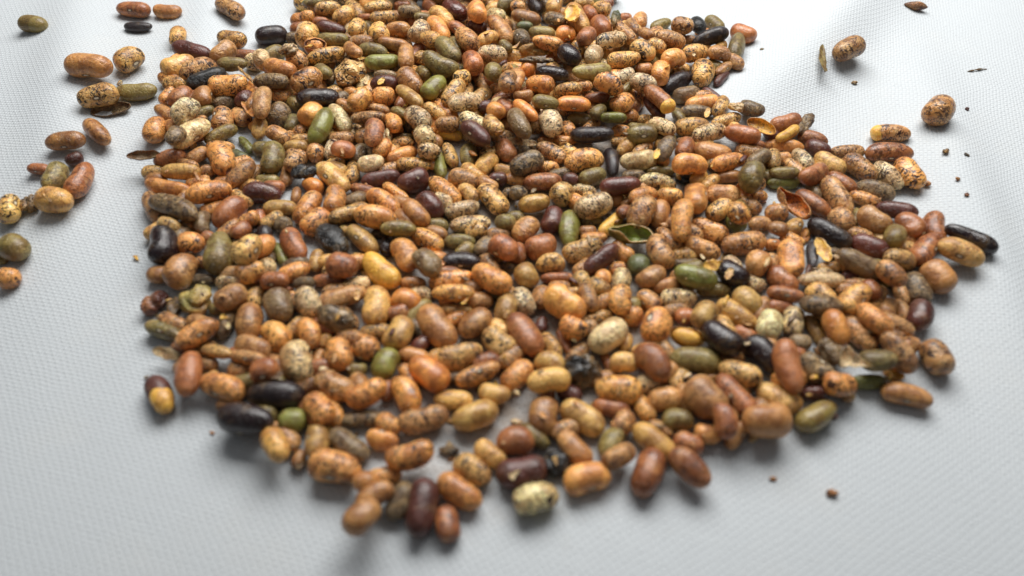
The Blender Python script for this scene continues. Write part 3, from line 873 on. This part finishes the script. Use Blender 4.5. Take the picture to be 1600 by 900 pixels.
def bean_data(it, n, seed):
    r = np.random.default_rng(seed)
    co, rest, hil = bean_shape(it, n, r)
    P = PAL[it['t']]
    c1 = tint(P[0], r, .10); c2 = tint(P[1], r, .15)
    mot = min(1, P[2]*r.choice([.35, .8, 1.0, 1.2]))
    it['mot'] = mot
    return co, rest*r.uniform(.75, 1.3)*np.array([1.35, 1, 1])+r.uniform(-40, 40, 3), hil, c1, c2, mot, np.clip(P[3]+r.normal(0, .22), .05, 1), P[4]*r.uniform(.6, 1.2)


def new_obj(name, me, parent=None, M=None):
    o = bpy.data.objects.new(name, me)
    COL.objects.link(o)
    if parent is not None:
        o.parent = parent
    if M is not None:
        o.matrix_world = M
    return o


def crumple(it, r, a, b, amp=.16, rough=0, n=4):
    co = ICO[n][1].copy()
    p = co*np.array([a/b, 1, .8])
    d = -amp*2.0*np.clip(1-np.abs(waves(p, r, 2.4))*1.5, 0, 1)+amp*.6*waves(p, r, 3.6)+amp*.45*(1-2*np.abs(waves(p, r, 6.5)).clip(0, 1))
    if rough:
        d = d+.05*waves(p, r, 16)+.04*waves(p, r, 30)
    p = p+co*d[:, None]
    return p*b, p, ICOF[n]


def bowl(r, a, b, open_=0, jag=.12):
    """a hollow half shell with real thickness, opening upwards"""
    nt_, npn = 36, 10
    th = np.linspace(0, 2*math.pi, nt_, endpoint=False)
    rows = []
    top = 1.75 if not open_ else 1.95
    for k in range(npn+1):
        ph = top*(k/npn)
        rad, z = math.sin(min(ph, 2.2)), -math.cos(ph)
        j = 1+(jag+.14)*(k/npn)**3*(np.sin(th*3+1)+np.sin(th*7+2)*.7+np.sin(th*13)*.5)
        rows.append(np.stack([np.cos(th)*rad*a, np.sin(th)*rad*b, z*b*.8*j+jag*.2*b*np.sin(th*2)], 1))
    outer = np.concatenate(rows)
    inner = outer*np.array([1-.10*b/a, .86, .86])+np.array([0, 0, .04*b])
    inner[-nt_:] = outer[-nt_:]*np.array([.97, .93, 1])+np.array([0, 0, .02*b])
    co = np.concatenate([outer, inner])
    F = []
    N = len(outer)
    for k in range(npn):
        for i in range(nt_):
            j = (i+1) % nt_
            F.append((k*nt_+i, k*nt_+j, (k+1)*nt_+j, (k+1)*nt_+i))
            F.append((N+k*nt_+j, N+k*nt_+i, N+(k+1)*nt_+i, N+(k+1)*nt_+j))
    for i in range(nt_):
        j = (i+1) % nt_
        F.append((npn*nt_+i, npn*nt_+j, N+npn*nt_+j, N+npn*nt_+i))
    if open_ == 1:                      # one end is still closed
        f = np.clip((-co[:, 0]/a-.05)/.45, 0, 1)*np.clip((co[:, 2]/b+.1)*2.5, 0, 1)
        co[:, 1] *= 1-.75*f
        co[:, 2] += .45*b*f
    co[:, 1] += .08*b*waves(co/b*np.array([1, .3, .3]), r, 2.6)
    co[:, 2] += .11*b*waves(co/b, r, 3.4)
    return co, F, N


def leaf(r, a, b, thick=.1, tri=0):
    """a thin curved flake with two faces and a rim"""
    nx, ny = 20, 9
    T = []
    for s in (1, -1):
        for i in range(nx+1):
            x = -1+2*i/nx
            wd = math.sqrt(max(1-abs(x)**1.8, 0)) if not tri else (1-x)*.55*min(1, (x+1)*6)
            wd = max(wd, .02)*(1+.10*math.sin(x*9+1)+.05*math.sin(x*23))
            for j in range(ny+1):
                y = -1+2*j/ny
                z = .28*b*y*y+.12*a*x*x+.06*b*math.sin(5*x+3*y)+s*thick*b*.5*math.sqrt(max(1-y*y*.9, 0))*math.sqrt(max(1-x*x*.9, 0))
                T.append((x*a, y*wd*b, z))
    N = (nx+1)*(ny+1)
    F = []
    ix = lambda i, j, s: s*N+i*(ny+1)+j
    for i in range(nx):
        for j in range(ny):
            F.append((ix(i, j, 0), ix(i+1, j, 0), ix(i+1, j+1, 0), ix(i, j+1, 0)))
            F.append((ix(i, j, 1), ix(i, j+1, 1), ix(i+1, j+1, 1), ix(i+1, j, 1)))
    for i in range(nx):
        F.append((ix(i, 0, 0), ix(i, 0, 1), ix(i+1, 0, 1), ix(i+1, 0, 0)))
        F.append((ix(i, ny, 0), ix(i+1, ny, 0), ix(i+1, ny, 1), ix(i, ny, 1)))
    for j in range(ny):
        F.append((ix(0, j, 0), ix(0, j+1, 0), ix(0, j+1, 1), ix(0, j, 1)))
        F.append((ix(nx, j, 0), ix(nx, j, 1), ix(nx, j+1, 1), ix(nx, j+1, 0)))
    return np.array(T), F


def straw(r, a, b):
    ns, m = 14, 7
    T = []
    for i in range(ns+1):
        x = -1+2*i/ns
        rad = b*(.75+.25*math.sin(x*7))*(1-.6*abs(x)**3)
        for j in range(m):
            q = 2*math.pi*j/m
            T.append((x*a, rad*math.cos(q)+.05*a*math.sin(x*2.3), rad*.7*math.sin(q)+.04*a*math.cos(x*3)))
    F = [(i*m+j, i*m+(j+1) % m, (i+1)*m+(j+1) % m, (i+1)*m+j) for i in range(ns) for j in range(m)]
    F += [tuple(range(m))[::-1], tuple(ns*m+j for j in range(m))]
    return np.array(T), F


def build_special(it, seed):
    r = np.random.default_rng(seed)
    a, b, ex = it['ra'], it['rb'], it.get('ex', {})
    name, cat, label, phrase = it['spec']
    P, Q = PAL[it['t']], PAL[it['t2']]
    off = r.uniform(-40, 40, 3)
    kid = None
    if it['kind'] == 'bean':
        co, rest, hil, c1, c2, mot, gl, wr = bean_data(it, 4, seed)
        me = raw_mesh(name, co, ICOF[4]); set_attrs(me, rest, hil, c1, c2, mot, gl, wr)
        M = orient(it, r)
    elif it['kind'] == 'cut':
        co, rest, hil, c1, c2, mot, gl, wr = bean_data(it, 4, seed)
        if ex.get('flip'):
            co = co*np.array([-1, 1, 1])
        xc = .62*a if not ex.get('hole') else .55*a
        f = co[:, 0] > xc
        rr = co.copy()
        if ex.get('flip'):
            f = co[:, 0] < -xc
        sg = -1 if ex.get('flip') else 1
        co[f, 0] = sg*(xc+.02*b*waves(rr[f], r, 8/b*.3)) if f.any() else co[f, 0]
        me = raw_mesh(name, co, ICOF[4][:, ::-1] if ex.get('flip') else ICOF[4])
        set_attrs(me, rest, hil, c1, c2, mot, gl, wr)
        M = orient(it, r, 0)
        # the flesh: a blunt lens that fills the broken end
        p = ICO[3][1]*np.array([.75, .92, .86])*b
        p[:, 0] = np.clip(p[:, 0]*sg, -9, 9)
        p = p*(1+.05*waves(p/b, r, 4))[:, None]
        p[:, 0] += sg*(xc-.10*b) if not ex.get('hole') else xc-.25*b
        if ex.get('hole'):
            p[:, 0] = (p[:, 0]-xc)*2.0+xc-.15*b; p[:, 2] += .10*b
        kid = ('flesh', p, ICOF[3])
        if kid and sg < 0:
            kid = ('flesh', p, ICOF[3][:, ::-1])
    elif it['kind'] in ('crumple', 'spindle'):
        if it['kind'] == 'spindle':
            co = ICO[4][1]*np.array([a, b, b]); x = co[:, 0]/a
            s = (1-np.abs(x)**1.5*.5); co[:, 1] *= s; co[:, 2] *= s
            co = co*(1+.05*waves(co/b, r, 3))[:, None]; rest = co/b; F = ICOF[4]
        else:
            rr = np.random.default_rng(ex.get('seed', seed))
            co, rest, F = crumple(it, rr, a, b, ex.get('amp', .17), ex.get('rough', 0), 4 if it['l'] > 20 else 3)
        me = raw_mesh(name, co, F)
        mixf = np.clip(waves(rest, r, 1.6)*.8+.4, 0, 1)[:, None]
        c1 = np.array(P[0])*(1-mixf)+np.array(Q[0])*mixf
        set_attrs(me, rest+off, np.full(len(co), 2.0), c1, np.array(P[1]), P[2], P[3]*.8 if it['t'] != 'k' else .8, 1.1)
        M = orient(it, r, 0)
    elif it['kind'] == 'bowl':
        co, F, N = bowl(r, a, b, ex.get('open', 0))
        me = raw_mesh(name, co, F)
        c1 = np.empty((len(co), 3)); c1[:N] = P[0]; c1[N:] = Q[0]
        if ex.get('open') and it['t'] == 'g':
            c1[N:] = lin(140, 150, 36); c1[N+36*9:] = Q[0]; c1[N-36:N] = Q[0]
        set_attrs(me, co/b+off, np.full(len(co), 2.0), c1, np.array(P[1]), P[2]*.6, P[3], P[4])
        M = orient(it, r, r.uniform(.25, .6)*(1 if it['A'][0] > 0 else -1))
        if ex.get('fill'):
            kid = ('flesh', ICO[3][1]*np.array([a*.84, b*.80, b*.55])+np.array([0, 0, b*.12]), ICOF[3])
    elif it['kind'] == 'leaf':
        co, F = leaf(r, a, b, ex.get('thick', .12), ex.get('tri', 0))
        me = raw_mesh(name, co, F)
        set_attrs(me, co/b+off, np.full(len(co), 2.0), np.array(P[0]), np.array(P[1]), P[2]*.5, P[3], P[4])
        M = orient(it, r, .45*(1 if it['A'][0] > 0 else -1))
    else:
        co, F = straw(r, a, b)
        me = raw_mesh(name, co, F)
        set_attrs(me, co/b+off, np.full(len(co), 2.0), np.array(P[0]), np.array(P[1]), P[2], P[3], P[4])
        M = orient(it, r, 0)
    if kid:
        o = new_obj(name, None, None, M)
        new_obj('seed_coat', me, o)
    else:
        o = new_obj(name, me, None, M)
    o['label'], o['category'] = label, cat
    if kid:
        nm, co, F = kid
        me = raw_mesh(nm, co, F)
        set_attrs(me, co/b+off, np.full(len(co), 2.0), np.array(Q[0]), np.array(Q[1]), .2, .45, .3)
        k = new_obj(nm, me, o)
        k['label'] = 'bright yellow flesh'
    it['obj'] = o


# ------------------------------------------------------------------ which 300 show largest
beans = [it for it in items if not it['spec']]
for it in beans:
    it['cov'] = 0
    for o in items:
        if o is it:
            continue
        d = math.hypot(o['u']-it['u'], o['v']-it['v'])
        if d < (o['l']+it['l'])*.3 and o['P'][2] > it['P'][2]+.1:
            it['cov'] += 1
for m in MARKS:
    best = min(beans, key=lambda it: math.hypot(it['u']-m[0], it['v']-m[1]))
    if math.hypot(best['u']-m[0], best['v']-m[1]) < 14 and 'mark' not in best:
        best['mark'] = m
    else:
        print('no mark', m)
beans.sort(key=lambda it: -(it['l']*it['w']*(.8**it['cov'])+(9e5 if 'mark' in it else 0)))
vis, rest_b = beans[:298], beans[298:]

for i, it in enumerate(vis):
    co, rest, hil, c1, c2, mot, gl, wr = bean_data(it, 4 if it['l']*it['w'] > 1500 else 3, 100+int(it['u']*7+it['v']*131))
    n = 4 if it['l']*it['w'] > 1500 else 3
    me = ICO[n][0].copy()
    me.name = 'bean'
    me.vertices.foreach_set('co', co.ravel())
    me.polygons.foreach_set('use_smooth', [True]*len(me.polygons))
    me.materials.append(MB)
    set_attrs(me, rest, hil, c1, c2, mot, gl, wr)
    it['obj'] = new_obj('bean', me, None, orient(it, np.random.default_rng(i+5)))
for i, it in enumerate(items):
    if it['spec']:
        build_special(it, 3000+i)

# the rest of the beans: one mass
cs, fs, rs, hs, c1s, c2s, ms, gs, ws = [], [], [], [], [], [], [], [], []
base = 0
for i, it in enumerate(rest_b+fillers):
    co, rest, hil, c1, c2, mot, gl, wr = bean_data(it, 3, 9000+i)
    M = np.array(orient(it, np.random.default_rng(i+900)))
    co = co@M[:3, :3].T+M[:3, 3]
    n = len(co)
    cs.append(co); fs.append(ICOF[3]+base); rs.append(rest); hs.append(hil); base += n
    c1s.append(np.tile(c1, (n, 1))); c2s.append(np.tile(c2, (n, 1))); ms.append(np.full(n, mot)); gs.append(np.full(n, gl)); ws.append(np.full(n, wr))
me = raw_mesh('bean_heap', np.concatenate(cs), np.concatenate(fs))
nv = len(me.vertices)
at = me.attributes.new('rest', 'FLOAT_VECTOR', 'POINT'); at.data.foreach_set('vector', np.concatenate(rs).ravel())
pr = np.zeros((nv, 3)); pr[:, 0] = np.concatenate(hs); pr[:, 1] = np.concatenate(ws)
at = me.attributes.new('prm', 'FLOAT_VECTOR', 'POINT'); at.data.foreach_set('vector', pr.ravel())
for nm, c, al in (('c1', c1s, ms), ('c2', c2s, gs)):
    q = np.empty((nv, 4)); q[:, :3] = np.concatenate(c); q[:, 3] = np.concatenate(al)
    at = me.attributes.new(nm, 'FLOAT_COLOR', 'POINT'); at.data.foreach_set('color', q.ravel())
heap = new_obj('bean_heap', me)
heap['kind'] = 'stuff'
heap['label'] = 'small and half hidden mottled beans filling the heap'

parts, F_, base = [], [], 0
for i, it in enumerate(chaff):
    r = np.random.default_rng(77000+i)
    if i % 3:
        co, rest, F = crumple(it, r, it['ra'], it['rb'], .2, 0, 2)
        co = co*np.array([1, 1, r.uniform(.35, 1)])
        F = [tuple(f) for f in F]
    else:
        co, F = leaf(r, it['ra'], it['rb'], .25, i % 2)
        F = [tuple(f) for f in F]
    M = np.array(orient(it, r, r.uniform(-.6, .6)))
    P_ = PAL[it['t']]
    parts.append((co@M[:3, :3].T+M[:3, 3], co/it['rb']*.4+r.uniform(-40, 40, 3), tint(P_[0], r, .1)))
    F_ += [tuple(q+base for q in f) for f in F]
    base += len(co)
me = raw_mesh('chaff', np.concatenate([p[0] for p in parts]), F_)
set_attrs(me, np.concatenate([p[1] for p in parts]), np.full(base, 2.0), np.concatenate([np.tile(p[2], (len(p[0]), 1)) for p in parts]),
          np.array(PAL['c'][1]), .4, .4, .5)
ch = new_obj('chaff', me)
ch['kind'] = 'stuff'
ch['label'] = 'chips of seed coat and dry crumbs scattered over the beans'

# ------------------------------------------------------------------ labels
land = [(it, it['mark'][2]) for it in vis if 'mark' in it and it['mark'][3] != 'x']
land += [(it, it['spec'][3]) for it in items if it['spec'] and it['spec'][3] != 'x']


def look(it):
    q = it['ra']/it['rb']
    s = 'long' if q > 1.95 else ('stubby' if q < 1.35 else '')
    m = 'mottled' if it['mot'] > .55 else 'plain'
    return ' '.join(x for x in (s, m, PAL[it['t']][5], 'bean') if x)


def side(l, it):
    dx, dy = it['u']-l['u'], it['v']-l['v']
    if abs(dy) > abs(dx):
        return 'below' if dy > 0 else 'above'
    return 'right of' if dx > 0 else 'left of'


allb = [it for it in items if it['kind'] == 'bean' or it['spec']]
for it in vis+rest_b:
    if 'mot' not in it:
        it['mot'] = .5
    it['look'] = look(it)
used = set()
ordw = ['nearest', 'second nearest', 'third nearest', 'fourth nearest', 'fifth nearest', 'sixth nearest']
for it in vis:
    o = it['obj']
    o['category'] = 'bean'
    o['group'] = 'beans of the heap and around it'
    if 'mark' in it and it['mark'][3] != 'x':
        o['label'] = it['mark'][3]; used.add(it['mark'][3]); continue
    cand = []
    for l, ph in land:
        s = side(l, it)
        same = sorted((math.hypot(q['u']-l['u'], q['v']-l['v']), id(q)) for q in vis+rest_b if q['look'] == it['look'] and side(l, q) == s)
        k = [j for j, q in enumerate(same) if q[1] == id(it)][0]
        cand.append((k*90+same[k][0]+(40 if s in ('left of', 'right of') else 0), k, s, ph))
    cand.sort(key=lambda c: c[0])
    for c in cand:
        if c[1] > 5:
            continue
        lab = f"{it['look']}, {ordw[c[1]]} such {c[2]} the {c[3]}"
        if lab not in used and len(lab.replace('-', ' ').split()) <= 16:
            break
    used.add(lab)
    o['label'] = lab
